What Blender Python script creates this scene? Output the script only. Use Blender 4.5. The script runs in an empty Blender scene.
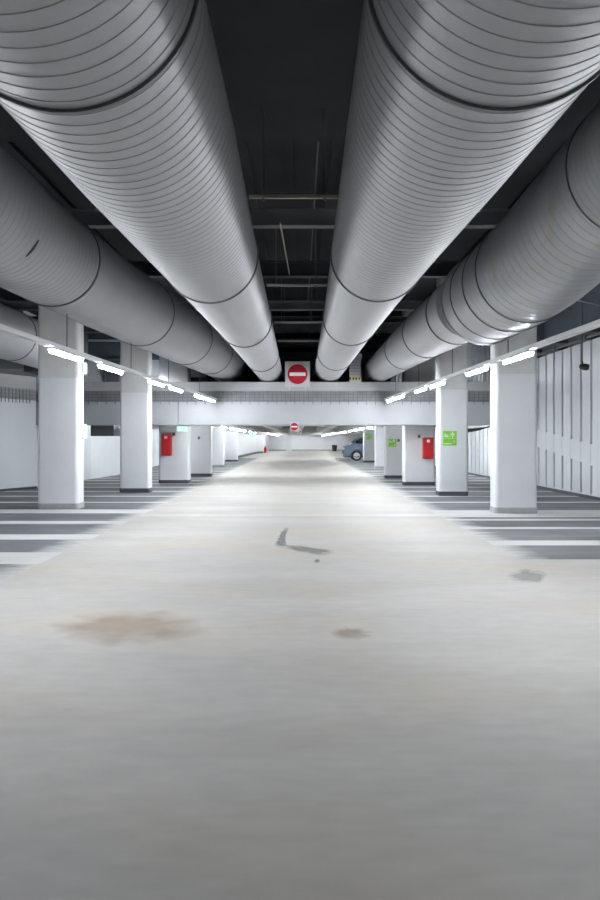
import bpy, bmesh, math, random
from mathutils import Vector, Matrix
random.seed(7)
C = bpy.context.scene.collection
F, VX, HY, H = 720.0, 299.0, 440.0, 1.5          # focal length (px), vanishing point, eye height

def PX(x, y, Y): return Vector(((x-VX)/F*Y, Y, H-(y-HY)/F*Y))
def lerp(a, b, t): return a+(b-a)*t
def interp(tab, Y):
    if Y <= tab[0][0]: return tab[0][1:]
    for a, b in zip(tab, tab[1:]):
        if Y <= b[0]:
            t = (Y-a[0])/(b[0]-a[0])
            return tuple(lerp(p, q, t) for p, q in zip(a[1:], b[1:]))
    return tab[-1][1:]

# ------------------------------------------------------------------ materials
def new_mat(name):
    m = bpy.data.materials.new(name); m.use_nodes = True
    nt = m.node_tree; b = nt.nodes['Principled BSDF']
    return m, nt, b
def mat(name, col, rough=0.6, metal=0.0, spec=0.5, var=0.0, scale=3.0, bump=0.0, bscale=40.0, stretch=(1,1,1), col2=None, detail=5):
    m, nt, b = new_mat(name)
    b.inputs['Base Color'].default_value = (*col, 1)
    b.inputs['Roughness'].default_value = rough
    b.inputs['Metallic'].default_value = metal
    b.inputs['Specular IOR Level'].default_value = spec
    if var or bump or col2:
        tc = nt.nodes.new('ShaderNodeTexCoord'); mp = nt.nodes.new('ShaderNodeMapping')
        mp.inputs['Scale'].default_value = stretch
        nt.links.new(tc.outputs['Object'], mp.inputs['Vector'])
    if var or col2:
        n = nt.nodes.new('ShaderNodeTexNoise'); n.inputs['Scale'].default_value = scale; n.inputs['Detail'].default_value = detail
        nt.links.new(mp.outputs[0], n.inputs['Vector'])
        r = nt.nodes.new('ShaderNodeValToRGB')
        r.color_ramp.elements[0].position = .3; r.color_ramp.elements[1].position = .7
        c2 = col2 if col2 else tuple(c*(1-var) for c in col)
        r.color_ramp.elements[0].color = (*c2, 1); r.color_ramp.elements[1].color = (*col, 1)
        nt.links.new(n.outputs['Fac'], r.inputs['Fac']); nt.links.new(r.outputs['Color'], b.inputs['Base Color'])
    if bump:
        n2 = nt.nodes.new('ShaderNodeTexNoise'); n2.inputs['Scale'].default_value = bscale; n2.inputs['Detail'].default_value = 4
        nt.links.new(mp.outputs[0], n2.inputs['Vector'])
        bp = nt.nodes.new('ShaderNodeBump'); bp.inputs['Strength'].default_value = bump; bp.inputs['Distance'].default_value = .02
        nt.links.new(n2.outputs['Fac'], bp.inputs['Height']); nt.links.new(bp.outputs[0], b.inputs['Normal'])
    return m
def emit(name, col, s):
    m, nt, b = new_mat(name)
    b.inputs['Base Color'].default_value = (.8, .8, .8, 1)
    b.inputs['Emission Color'].default_value = (*col, 1); b.inputs['Emission Strength'].default_value = s
    return m

M = {}
M['white'] = mat('white_painted_concrete', (.72, .735, .76), .55, var=.05, scale=2.5, bump=.06, bscale=30)
M['bare'] = mat('bare_concrete', (.66, .66, .65), .8, var=.14, scale=3.5, stretch=(1, 1, .4), bump=.12, bscale=25)
M['beam'] = mat('beam_concrete', (.45, .47, .495), .7, var=.08, scale=1.3, bump=.06)
M['lintel'] = mat('lintel_concrete', (.45, .46, .475), .7, var=.12, scale=1.5, bump=.06)
M['band'] = mat('dark_base_paint', (.055, .06, .075), .5)
M['plinth'] = mat('grey_base_paint', (.42, .43, .44), .6, var=.15, scale=6)
M['wall'] = mat('white_wall_paint', (.64, .665, .70), .6, var=.08, scale=.9, bump=.04)
M['wallL'] = mat('pale_grey_wall_paint', (.66, .69, .72), .6, var=.1, scale=.8, stretch=(1, 1, .5))
M['slot'] = mat('dark_joint', (.03, .032, .036), .8)
M['dark'] = mat('dark_ceiling_paint', (.022, .0235, .027), .8, var=.25, scale=2)
M['darksteel'] = mat('dark_painted_steel', (.05, .054, .06), .6, var=.2, scale=4)
M['bluesteel'] = mat('blue_grey_panel', (.13, .155, .195), .55, var=.25, scale=1.2)
M['midsteel'] = mat('grey_steel_beam', (.20, .205, .21), .55, var=.2, scale=2)
M['corr'] = mat('corrugated_panel', (.55, .575, .61), .5, metal=.2, var=.2, scale=1.5, stretch=(1, 1, .3))
M['mesh'] = mat('grille_wire', (.22, .225, .24), .5, metal=.2)
M['meshback'] = mat('grille_backing', (.36, .37, .385), .7, var=.2, scale=5)
M['duct'] = mat('galvanised_duct', (.43, .44, .46), .50, metal=.25, var=.1, scale=1.6, stretch=(1, .5, 1), bump=.02, bscale=6)
M['collar'] = mat('duct_joint_seal', (.17, .175, .18), .5, metal=.3)
M['alu'] = mat('aluminium', (.62, .63, .64), .4, metal=.5)
M['brass'] = mat('plated_strut', (.55, .53, .42), .4, metal=.5)
M['rod'] = mat('threaded_rod', (.16, .16, .165), .5, metal=.6)
M['railm'] = mat('lamp_rail_paint', (.60, .61, .62), .45)
M['house'] = mat('lamp_housing', (.62, .63, .64), .5)
M['lamp'] = emit('lamp_diffuser_glow', (.93, .96, 1.0), 80.0)
M['lampfar'] = emit('hall_lamp_diffuser_glow', (.93, .97, 1.0), 62.0)
M['lampend'] = emit('far_lamp_diffuser_glow', (.93, .97, 1.0), 60.0)
M['exit'] = emit('exit_sign_glow', (.12, .75, .50), .35)
M['exitw'] = emit('exit_sign_pictogram_glow', (.8, 1, .95), .4)
M['red'] = mat('red_cabinet_paint', (.50, .008, .01), .35)
M['darkred'] = mat('red_cabinet_trim', (.40, .01, .015), .4)
M['signred'] = mat('sign_red', (.42, .002, .014), .4)
M['signwhite'] = mat('sign_white', (.80, .80, .80), .45)
M['signplate'] = mat('sign_backplate', (.52, .53, .54), .45)
M['green'] = mat('sign_green', (.22, .66, .02), .45)
M['black'] = mat('black_plastic', (.015, .015, .017), .45)
M['yellow'] = mat('hazard_yellow', (.75, .58, .04), .5)
M['carpaint'] = mat('slate_blue_car_paint', (.12, .16, .22), .25, metal=.5)
M['glass'] = mat('car_glass', (.01, .013, .018), .08)
M['tyre'] = mat('tyre_rubber', (.012, .012, .013), .8)
M['rim'] = mat('alloy_rim', (.55, .56, .58), .3, metal=.7)
M['lens'] = mat('headlamp_lens', (.75, .78, .8), .1)
M['slabrib'] = mat('coffer_rib_concrete', (.62, .61, .58), .7, var=.1, scale=1)
M['coffer'] = mat('coffer_panel', (.10, .11, .135), .7, var=.2, scale=1)

def elbow_mat():
    m, nt, b = new_mat('stained_galvanised_duct')
    b.inputs['Roughness'].default_value = .38; b.inputs['Metallic'].default_value = .4
    tc = nt.nodes.new('ShaderNodeTexCoord')
    def noise(s, d=5):
        n = nt.nodes.new('ShaderNodeTexNoise'); n.inputs['Scale'].default_value = s; n.inputs['Detail'].default_value = d
        nt.links.new(tc.outputs['Object'], n.inputs['Vector']); return n
    n = noise(2.0)
    r = nt.nodes.new('ShaderNodeValToRGB'); r.color_ramp.elements[0].position = .3; r.color_ramp.elements[1].position = .7
    r.color_ramp.elements[0].color = (.39, .405, .43, 1); r.color_ramp.elements[1].color = (.45, .465, .49, 1)
    nt.links.new(n.outputs['Fac'], r.inputs['Fac'])
    n2 = noise(3.2, 7)
    r2 = nt.nodes.new('ShaderNodeValToRGB'); r2.color_ramp.elements[0].position = .57; r2.color_ramp.elements[1].position = .68
    nt.links.new(n2.outputs['Fac'], r2.inputs['Fac'])
    mul = nt.nodes.new('ShaderNodeMath'); mul.operation = 'MULTIPLY'; mul.inputs[1].default_value = .35
    nt.links.new(r2.outputs['Color'], mul.inputs[0])
    mix = nt.nodes.new('ShaderNodeMixRGB'); mix.inputs[2].default_value = (.40, .28, .15, 1)
    nt.links.new(mul.outputs[0], mix.inputs[0]); nt.links.new(r.outputs['Color'], mix.inputs[1])
    nt.links.new(mix.outputs[0], b.inputs['Base Color'])
    return m
M['elbow'] = elbow_mat()

def floor_mat(name, col, col2, edge=True, rough=.58, tint=None):
    """worn painted floor; the bay paint fades into the lane paint along the lane edges (worn strip)"""
    m, nt, b = new_mat(name); N = nt.nodes; L = nt.links
    b.inputs['Roughness'].default_value = rough; b.inputs['Specular IOR Level'].default_value = .28
    tc = N.new('ShaderNodeTexCoord')
    def noise(scale, stretch, d=6):
        mp = N.new('ShaderNodeMapping'); mp.inputs['Scale'].default_value = stretch
        L.new(tc.outputs['Object'], mp.inputs['Vector'])
        n = N.new('ShaderNodeTexNoise'); n.inputs['Scale'].default_value = scale; n.inputs['Detail'].default_value = d
        L.new(mp.outputs[0], n.inputs['Vector']); return n
    def ramp(src, p0, c0, p1, c1):
        r = N.new('ShaderNodeValToRGB'); r.color_ramp.elements[0].position = p0; r.color_ramp.elements[1].position = p1
        r.color_ramp.elements[0].color = (*c0, 1); r.color_ramp.elements[1].color = (*c1, 1)
        L.new(src, r.inputs['Fac']); return r
    a = ramp(noise(.9, (.5, 1.3, 1)).outputs['Fac'], .32, col2, .68, col)
    warm = ramp(noise(.55, (.7, 1.2, 1), 4).outputs['Fac'], .46, (0, 0, 0), .70, (1, 1, 1))
    mx = N.new('ShaderNodeMixRGB'); mx.inputs[2].default_value = (*(tint or col), 1)
    f = N.new('ShaderNodeMath'); f.operation = 'MULTIPLY'; f.inputs[1].default_value = .8 if tint else 0
    L.new(warm.outputs['Color'], f.inputs[0]); L.new(f.outputs[0], mx.inputs[0]); L.new(a.outputs['Color'], mx.inputs[1])
    out = mx.outputs[0]
    fine = ramp(noise(7, (.6, 1.6, 1), 8).outputs['Fac'], .3, (.90, .90, .90), .7, (1.0, 1.0, 1.0))
    m2 = N.new('ShaderNodeMixRGB'); m2.blend_type = 'MULTIPLY'; m2.inputs[0].default_value = 1
    L.new(out, m2.inputs[1]); L.new(fine.outputs['Color'], m2.inputs[2]); out = m2.outputs[0]
    if edge:
        sx = N.new('ShaderNodeSeparateXYZ'); L.new(tc.outputs['Object'], sx.inputs[0])
        ad = N.new('ShaderNodeMath'); ad.operation = 'ADD'; ad.inputs[1].default_value = .2
        L.new(sx.outputs['X'], ad.inputs[0])
        ab = N.new('ShaderNodeMath'); ab.operation = 'ABSOLUTE'; L.new(ad.outputs[0], ab.inputs[0])
        nz = noise(2.2, (1, 2.5, 1), 5)
        s1 = N.new('ShaderNodeMath'); s1.operation = 'MULTIPLY_ADD'; s1.inputs[1].default_value = .7
        L.new(nz.outputs['Fac'], s1.inputs[0]); L.new(ab.outputs[0], s1.inputs[2])
        mr = N.new('ShaderNodeMapRange'); mr.inputs['From Min'].default_value = 3.25; mr.inputs['From Max'].default_value = 3.75
        L.new(s1.outputs[0], mr.inputs['Value'])
        m3 = N.new('ShaderNodeMixRGB'); m3.inputs[1].default_value = (.62, .62, .61, 1)
        L.new(mr.outputs[0], m3.inputs[0]); L.new(out, m3.inputs[2]); out = m3.outputs[0]
    L.new(out, b.inputs['Base Color'])
    rr = N.new('ShaderNodeMapRange'); rr.inputs['To Min'].default_value = rough-.08; rr.inputs['To Max'].default_value = rough+.14
    L.new(noise(2.5, (.5, 1.4, 1)).outputs['Fac'], rr.inputs['Value']); L.new(rr.outputs[0], b.inputs['Roughness'])
    return m
M['lane'] = floor_mat('lane_floor_coating', (.63, .615, .585), (.53, .52, .50), edge=False, tint=(.60, .545, .46))
M['bay'] = floor_mat('bay_floor_coating', (.20, .212, .23), (.12, .128, .14))
M['bayfar'] = floor_mat('far_bay_floor_coating', (.26, .27, .285), (.15, .155, .165))
M['line'] = floor_mat('white_line_paint', (.74, .74, .73), (.60, .60, .60), edge=False)

def stain_mat(name, col, thr=.5, soft=.2, amount=.7, scale=3.0):
    m, nt, b = new_mat(name); N = nt.nodes; L = nt.links
    b.inputs['Base Color'].default_value = (*col, 1); b.inputs['Roughness'].default_value = .6
    tc = N.new('ShaderNodeTexCoord'); n = N.new('ShaderNodeTexNoise'); n.inputs['Scale'].default_value = scale; n.inputs['Detail'].default_value = 6
    L.new(tc.outputs['Object'], n.inputs['Vector'])
    ln = N.new('ShaderNodeAttribute'); ln.attribute_name = 'edge'          # 1 in the middle of the spill, 0 at its rim
    a = N.new('ShaderNodeMath'); a.operation = 'MULTIPLY'; L.new(n.outputs['Fac'], a.inputs[0]); L.new(ln.outputs['Fac'], a.inputs[1])
    r = N.new('ShaderNodeMapRange'); r.inputs['From Min'].default_value = thr-soft; r.inputs['From Max'].default_value = thr+soft; r.inputs['To Max'].default_value = amount
    L.new(a.outputs[0], r.inputs['Value']); L.new(r.outputs[0], b.inputs['Alpha'])
    return m
M['oil'] = stain_mat('dark_spill', (.28, .28, .285), .27, .16, .62, 6)
M['rust'] = stain_mat('rusty_spill', (.50, .35, .22), .30, .2, .42, 3)
M['greyspill'] = stain_mat('grey_spill', (.40, .41, .41), .30, .14, .55, 4)

# ------------------------------------------------------------------ mesh helpers
def link(name, bm, mats, parent=None, smooth=None):
    me = bpy.data.meshes.new(name); bm.normal_update(); bm.to_mesh(me); bm.free()
    if not isinstance(mats, (list, tuple)): mats = [mats]
    for m in mats: me.materials.append(m)
    if smooth is not None:
        for p in me.polygons: p.use_smooth = True
        me.set_sharp_from_angle(angle=math.radians(smooth))
    o = bpy.data.objects.new(name, me); C.objects.link(o)
    if parent: o.parent = parent
    return o
def box(bm, x0, x1, y0, y1, z0, z1, mi=0, bev=0.0, segs=2):
    t = bmesh.new(); bmesh.ops.create_cube(t, size=1)
    for v in t.verts:
        v.co = Vector((lerp(x0, x1, v.co.x+.5), lerp(y0, y1, v.co.y+.5), lerp(z0, z1, v.co.z+.5)))
    if bev: bmesh.ops.bevel(t, geom=t.edges[:], offset=bev, segments=segs, affect='EDGES', profile=.5)
    merge(bm, t, mi)
def merge(bm, t, mi=0):
    mp = {}
    for v in t.verts: mp[v] = bm.verts.new(v.co)
    for f in t.faces:
        try: nf = bm.faces.new([mp[v] for v in f.verts]); nf.material_index = mi if mi else f.material_index
        except ValueError: pass
    t.free()
def tube(bm, p, q, r, n=10, mi=0, cap=True):
    p, q = Vector(p), Vector(q); d = (q-p).normalized()
    a = d.cross(Vector((0, 0, 1)));
    if a.length < 1e-3: a = d.cross(Vector((1, 0, 0)))
    a.normalize(); b = d.cross(a)
    R = [[bm.verts.new(c+(a*math.cos(t)+b*math.sin(t))*r) for t in [2*math.pi*i/n for i in range(n)]] for c in (p, q)]
    for i in range(n):
        f = bm.faces.new((R[0][i], R[0][(i+1) % n], R[1][(i+1) % n], R[1][i])); f.material_index = mi
    if cap:
        bm.faces.new(R[0][::-1]).material_index = mi; bm.faces.new(R[1]).material_index = mi
def lathe(bm, c, axis, prof, n=24, mi=0):
    """prof: (distance along axis, radius)"""
    axis = Vector(axis).normalized(); c = Vector(c)
    a = axis.cross(Vector((0, 0, 1)))
    if a.length < 1e-3: a = axis.cross(Vector((1, 0, 0)))
    a.normalize(); b = axis.cross(a); prev = None
    for h, r in prof:
        ring = [bm.verts.new(c+axis*h+(a*math.cos(t)+b*math.sin(t))*max(r, 1e-4)) for t in [2*math.pi*i/n for i in range(n)]]
        if prev:
            for i in range(n):
                f = bm.faces.new((prev[i], prev[(i+1) % n], ring[(i+1) % n], ring[i])); f.material_index = mi
        else:
            bm.faces.new(ring[::-1]).material_index = mi
        prev = ring
    bm.faces.new(prev).material_index = mi
def prism(bm, pts, lo, hi, axis='y', mi=0):
    """extrude a 2-D outline; axis y: pts are (x,z); axis z: pts are (x,y); axis x: pts are (y,z)"""
    def P(p, h): return {'y': (p[0], h, p[1]), 'z': (p[0], p[1], h), 'x': (h, p[0], p[1])}[axis]
    A = [bm.verts.new(P(p, lo)) for p in pts]; B = [bm.verts.new(P(p, hi)) for p in pts]; n = len(pts)
    for i in range(n): bm.faces.new((A[i], A[(i+1) % n], B[(i+1) % n], B[i])).material_index = mi
    bm.faces.new(A[::-1]).material_index = mi; bm.faces.new(B).material_index = mi
def fixn(bm): bmesh.ops.recalc_face_normals(bm, faces=bm.faces[:]); return bm
def empty(name, loc=(0, 0, 0), rz=0):
    o = bpy.data.objects.new(name, None); C.objects.link(o); o.location = loc; o.rotation_euler = (0, 0, rz)
    o.empty_display_size = .2; return o
def tag(o, label, cat, group=None, kind=None):
    o['label'] = label; o['category'] = cat
    if group: o['group'] = group
    if kind: o['kind'] = kind
    return o
def struct(name, bm, m, smooth=None):
    o = link(name, fixn(bm), m, None, smooth); o['kind'] = 'structure'; return o
def dup(root, loc, rz=0, label=None):
    r = root.copy(); C.objects.link(r); r.location = loc; r.rotation_euler = (0, 0, rz)
    if label: r['label'] = label
    for ch in list(root.children):
        c = ch.copy(); C.objects.link(c); c.parent = r
        for g in ch.children:
            d = g.copy(); C.objects.link(d); d.parent = c
    return r

# ------------------------------------------------------------------ floor
bm = bmesh.new()
xs = [-11, -3.15, 2.78, 11]
# (Y from, Y to, kind) for left and right bays : 0 lane coat, 1 bay coat, 2 white line, 3 far bay coat
def bays(first):
    out = list(first); y = out[-1][1]; k = 0
    while y < 60:
        w = .30 if k % 2 == 0 else 1.55
        out.append((y, y+w, 2 if k % 2 == 0 else (3 if (k//2) % 2 else 1))); y += w; k += 1
    out.append((y, 100, 0)); return out
left = bays([(-10, 5.2, 0), (5.2, 6.2, 0), (6.2, 7.25, 1), (7.25, 7.5, 1), (7.5, 8.72, 1), (8.72, 9.62, 2), (9.62, 10.85, 1), (10.85, 11.45, 2), (11.45, 12.86, 1), (12.86, 13.35, 2), (13.35, 14.75, 1), (14.75, 15.55, 2), (15.55, 17.2, 1)])
right = bays([(-10, 9.05, 0), (9.05, 10.25, 3), (10.25, 10.75, 2), (10.75, 12.15, 3), (12.15, 12.4, 2), (12.4, 13.4, 1), (13.4, 13.7, 2), (13.7, 14.0, 1), (14.0, 15.4, 2), (15.4, 17.2, 1)])
def strip(x0, x1, seq):
    for y0, y1, k in seq:
        v = [bm.verts.new(p) for p in ((x0, y0, 0), (x1, y0, 0), (x1, y1, 0), (x0, y1, 0))]
        bm.faces.new(v).material_index = k
strip(xs[0], xs[1], left); strip(xs[2], xs[3], right)
strip(xs[1], xs[2], [(-10, 14.25, 0), (14.25, 14.5, 2), (14.5, 100, 0)])
floor = link('floor', bm, [M['lane'], M['bay'], M['line'], M['bayfar']]); floor['kind'] = 'structure'

def spill(name, pts_px, m, z, rings=5, label=None):
    """irregular flat patch on the floor, outline in floor coordinates read off the photo"""
    P = []
    for x, y in pts_px:
        Y = H*F/(y-HY); P.append(Vector(((x-VX)/F*Y, Y, z)))
    c = sum(P, Vector())/len(P); b = bmesh.new(); lay = b.verts.layers.float.new('edge')
    prev = None; n = len(P)
    for r in range(rings+1):
        t = r/rings; ring = []
        for p in P:
            v = b.verts.new(p.lerp(c, t*.98)); v[lay] = min(1, t*1.6); ring.append(v)
        if prev:
            for i in range(n): b.faces.new((prev[i], prev[(i+1) % n], ring[(i+1) % n], ring[i]))
        prev = ring
    b.faces.new(prev)
    o = link(name, b, m, floor)
    if label: o['label'] = label
    return o
def blob(cx, cy, rx, ry, n=28, j=.18):
    return [(cx+rx*math.cos(t)*(1+random.uniform(-j, j)), cy+ry*math.sin(t)*(1+random.uniform(-j, j))) for t in [2*math.pi*i/n for i in range(n)]]
spill('stain', blob(128, 629, 98, 21), M['rust'], .002, label='wide rusty brown stain')
spill('stain', blob(350, 634, 26, 8), M['rust'], .002)
spill('stain', [(272, 547), (276, 539), (281, 530), (286, 525.5), (290, 526.5), (287, 533), (286, 541), (288, 547), (285, 550), (277, 550)], M['oil'], .0025, label='dark spill blot')
spill('stain', [(280, 544), (300, 545), (318, 548), (338, 550), (340, 553), (326, 557), (312, 555), (296, 552), (280, 549)], M['oil'], .003, label='dark spill tail')
spill('stain', blob(317, 561, 4, 2.6, 12), M['oil'], .002)
spill('stain', blob(527, 577, 25, 9, 20), M['greyspill'], .002, label='grey spill by the lane edge')

# ------------------------------------------------------------------ walls
def wall(name, pts, z0, z1, th, m, side=1):
    b = bmesh.new(); pts = [Vector((x, y, 0)) for x, y in pts]; off = []
    for i, p in enumerate(pts):
        a = pts[max(i-1, 0)]; c = pts[min(i+1, len(pts)-1)]; d = (c-a).normalized()
        off.append(p+Vector((-d.y, d.x, 0))*th*side)
    for i in range(len(pts)-1):
        q = [pts[i], pts[i+1], off[i+1], off[i]]
        lo = [b.verts.new((v.x, v.y, z0)) for v in q]; hi = [b.verts.new((v.x, v.y, z1)) for v in q]
        for k in range(4): b.faces.new((lo[k], lo[(k+1) % 4], hi[(k+1) % 4], hi[k]))
        b.faces.new(lo[::-1]); b.faces.new(hi)
    return struct(name, b, m)
# near left wall (its upper lintel carries the same grille as the cross beam)
LW = [(-8.75, -8), (-8.75, 20.9), (-8.15, 22.3)]
wall('wall_left', LW, 0, 2.72, .15, M['wallL'])
wall('trim_1', LW, 3.05, 3.45, .22, M['lintel'])
wall('wall_left_upper', [(-9.2, -8), (-9.2, 24)], 3.2, 5.9, .2, M['bluesteel'])
wall('wall_left_rear', [(-8.4, 22.3), (-8.35, 25.5), (-8.0, 27.7), (-7.8, 31), (-7.9, 36), (-8.5, 46), (-8.6, 57)], 0, 2.6, .15, M['wall'])
b = bmesh.new()
for i in range(9):
    y = 18.2+i*.0
for seg in range(len(LW)-1):
    a, c = Vector((*LW[seg], 0)), Vector((*LW[seg+1], 0)); d = (c-a); n = int(d.length/.14); u = d.normalized(); s = Vector((u.y, -u.x, 0))*.01
    for k in range(n):
        if (a+u*k*.14).y < 14: continue
        p = a+u*(k*.14)+s
        tube(b, (p.x, p.y, 2.62), (p.x, p.y, 3.06), .012, 5)
    for z in (2.78, 2.88, 2.98):
        p0 = a if a.y > 14 else Vector((a.x, 14, 0))
        tube(b, (p0.x+s.x, p0.y+s.y, z), (c.x+s.x, c.y+s.y, z), .009, 5)
g = link('trim_2', b, M['mesh']); g['kind'] = 'structure'
wall('trim_3', LW, 2.72, 3.05, .08, M['meshback'])
# dark skirting along both walls
wall('baseboard_left', [(x+.02, y) for x, y in LW], 0, .07, .02, M['band'], -1)

# right wall: white panels with tall dark joints, crossed by the sloping solid band of the ramp behind
b = bmesh.new(); XR = 7.45
def bt(Y): return min(2.3, max(.5, 1.40+.103*(Y-18.4)))
def bb(Y): return min(1.95, max(.1, .84+.109*(Y-18.4)))
y = 21.7-.67*18; w = .125
while y < 46:
    y1 = y+.67
    box(b, XR, XR+.08, y+w/2, y1-w/2, 0, 4.05)
    v = [(y-w/2, bb(y)), (y+w/2, bb(y)), (y+w/2, bt(y)), (y-w/2, bt(y))]
    prism(b, v, XR+.004, XR+.08, 'x')
    box(b, XR+.004, XR+.08, y-w/2, y+w/2, 0, .12)
    y = y1
box(b, XR, XR+.08, -8, 21.7-.67*18-w/2, 0, 4.05)
box(b, XR+.075, XR+.2, -8, 46, 0, 4.08, 1)
struct('wall_right', b, [M['wall'], M['slot']])
wall('wall_right_upper', [(XR+.25, -8), (XR+.25, 26)], 4.05, 5.9, .2, M['bluesteel'], -1)
wall('baseboard_right', [(XR-.02, -8), (XR-.02, 46)], 0, .08, .02, M['band'], -1)
wall('wall_right_rear', [(XR+.0, 46), (9.2, 46.2), (9.2, 98)], 0, 2.6, .2, M['wall'], -1)
# far hall
wall('wall_far', [(-5.2, 98), (9.4, 98)], 0, 2.6, .2, M['white'])
wall('wall_far_left', [(-8.6, 56.6), (-5.15, 57), (-4.75, 80), (-4.15, 83), (-4.1, 98)], 0, 2.6, .2, M['white'])
wall('baseboard_far', [(-4.1, 97.95), (9.2, 97.95)], 0, .22, .03, M['plinth'], -1)
wall('baseboard_far_left', [(-5.12, 57), (-4.72, 80), (-4.12, 83)], 0, .2, .02, M['band'], -1)
# seam in the far wall
b = bmesh.new(); box(b, -1.75, -1.0, 97.7, 98, 0, 2.5); struct('trim_4', b, M['wall'])

# ------------------------------------------------------------------ high ceiling (near part) and its beams
b = bmesh.new()
box(b, -9.4, 7.9, -8, 9.9, 5.6, 6.0)
box(b, -9.4, 7.9, 9.9, 40, 5.95, 6.1)
for i in range(24):                                       # flutes of the deck
    x = -8.6+i*.7; box(b, x, x+.12, 9.9, 40, 5.88, 5.96)
struct('ceiling', b, M['dark'])
def ceiling_beam(y, z0, z1, th, m):
    b = bmesh.new(); box(b, -9.2, XR+.3, y, y+.02, z0, z1); box(b, -9.2, XR+.3, y-.09, y+th-.09, z0-.02, z0+.015)
    box(b, -9.2, XR+.3, y-.09, y+th-.09, z1-.02, z1+.015)
    o = struct('ceiling_beam', b, m); return o
for y, z0, z1, th, m in ((12.9, 5.34, 5.6, .2, 'midsteel'), (16.6, 5.28, 5.6, .2, 'darksteel'), (20.4, 5.2, 5.42, .22, 'midsteel'), (22.6, 5.2, 5.34, .2, 'darksteel'), (24.0, 5.1, 5.6, .22, 'midsteel'),
                         (28.5, 5.2, 5.5, .2, 'midsteel'), (33, 5.2, 5.5, .2, 'midsteel')):
    ceiling_beam(y, z0, z1, th, M[m])
wall('wall_plenum', [(-9.2, 40), (8, 40)], 3.3, 6.0, .1, M['darksteel'])
# walls above the cross beam, either side of the ducts
def corrugated(name, x0, x1, Y, z0, z1, m, pitch=.16):
    b = bmesh.new(); n = int((x1-x0)/pitch*4); prev = None
    for i in range(n+1):
        x = lerp(x0, x1, i/n); d = (0, 0, .05, .05)[i % 4]
        cur = [b.verts.new((x, Y+d, z0)), b.verts.new((x, Y+d, z1)), b.verts.new((x, Y+.1, z1)), b.verts.new((x, Y+.1, z0))]
        if prev:
            for k in range(4): b.faces.new((prev[k], prev[(k+1) % 4], cur[(k+1) % 4], cur[k]))
        prev = cur
    return struct(name, b, m)
corrugated('wall_rear_right', 3.35, 7.6, 26.2, 3.3, 5.2, M['corr'])
b = bmesh.new(); box(b, -9.2, -3.4, 26.2, 26.35, 3.3, 4.42, 0); box(b, -9.2, -3.4, 26.2, 26.4, 4.42, 5.95, 1)
struct('wall_rear_left', b, [M['wall'], M['bluesteel']])
b = bmesh.new(); box(b, 4.6, 7.7, 22.6, 22.75, 4.5, 5.95); struct('trim_5', b, M['bluesteel'])

# low ceiling behind the cross beam
b = bmesh.new(); box(b, -9.2, 9.6, 23.2, 98.2, 2.5, 3.3); c = struct('ceiling_low', b, M['coffer'])
xr = [(-5+k)*1.5+.05 for k in range(12)]
for x in xr:
    b = bmesh.new(); box(b, x-.16, x+.16, 23.2, 98, 2.1, 2.5, bev=.01, segs=1); struct('ceiling_beam', b, M['slabrib'])
for y in (30.0, 57.5, 66, 75, 84, 92):
    b = bmesh.new(); box(b, -8.9, 9.3, y, y+.45, 2.09, 2.5); struct('ceiling_beam', b, M['slabrib'])

# ------------------------------------------------------------------ cross beam
root = empty('cross_beam', (0, 22.9, 1.97))
tag(root, 'wide pale concrete cross beam with a wire grille band, spanning between the columns under the ducts', 'beam')
def part(name, bm, m, parent, smooth=None, label=None):
    """parts are modelled in world space and moved into their thing's space"""
    inv = Matrix.LocRotScale(parent_world(parent)[0], parent_world(parent)[1], None).inverted()
    for v in bm.verts: v.co = inv @ v.co
    o = link(name, bm, m, parent, smooth)
    if label: o['label'] = label
    return o
def parent_world(p):
    loc = Vector((0, 0, 0)); 
    from mathutils import Euler
    rz = 0
    while p is not None:
        loc = Vector(p.location)+Matrix.Rotation(p.rotation_euler.z, 3, 'Z') @ loc; rz += p.rotation_euler.z; p = p.parent
    return loc, Euler((0, 0, rz))
BX0, BX1, BY = -8.3, 7.40, 22.5
b = bmesh.new(); box(b, BX0, BX1, BY-.1, BY+.7, 3.03, 3.31, bev=.012); part('lintel', fixn(b), M['lintel'], root)
b = bmesh.new(); box(b, BX0, BX1, BY+.09, BY+.7, 2.69, 3.03); part('core', fixn(b), M['meshback'], root, label='grey backing behind the wire grille')
b = bmesh.new(); x = BX0+.05; k = 0
while x < BX1-.03:
    z0 = 2.60 if k % 2 == 0 else 2.69
    box(b, x-.009, x+.009, BY-.03, BY-.008, z0, 3.02); x += .14; k += 1
for z in (2.74, 2.83, 2.92): box(b, BX0, BX1, BY-.008, BY+.008, z-.007, z+.007)
part('grille', fixn(b), M['mesh'], root, label='dark wire grille with short hanging ticks')
for x0, x1 in ((BX0, -3.79), (-3.775, 4.32), (4.335, BX1)):
    b = bmesh.new(); box(b, x0, x1, BY, BY+.7, 1.97, 2.69, bev=.01); part('fascia_panel', fixn(b), M['beam'], root)

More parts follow.
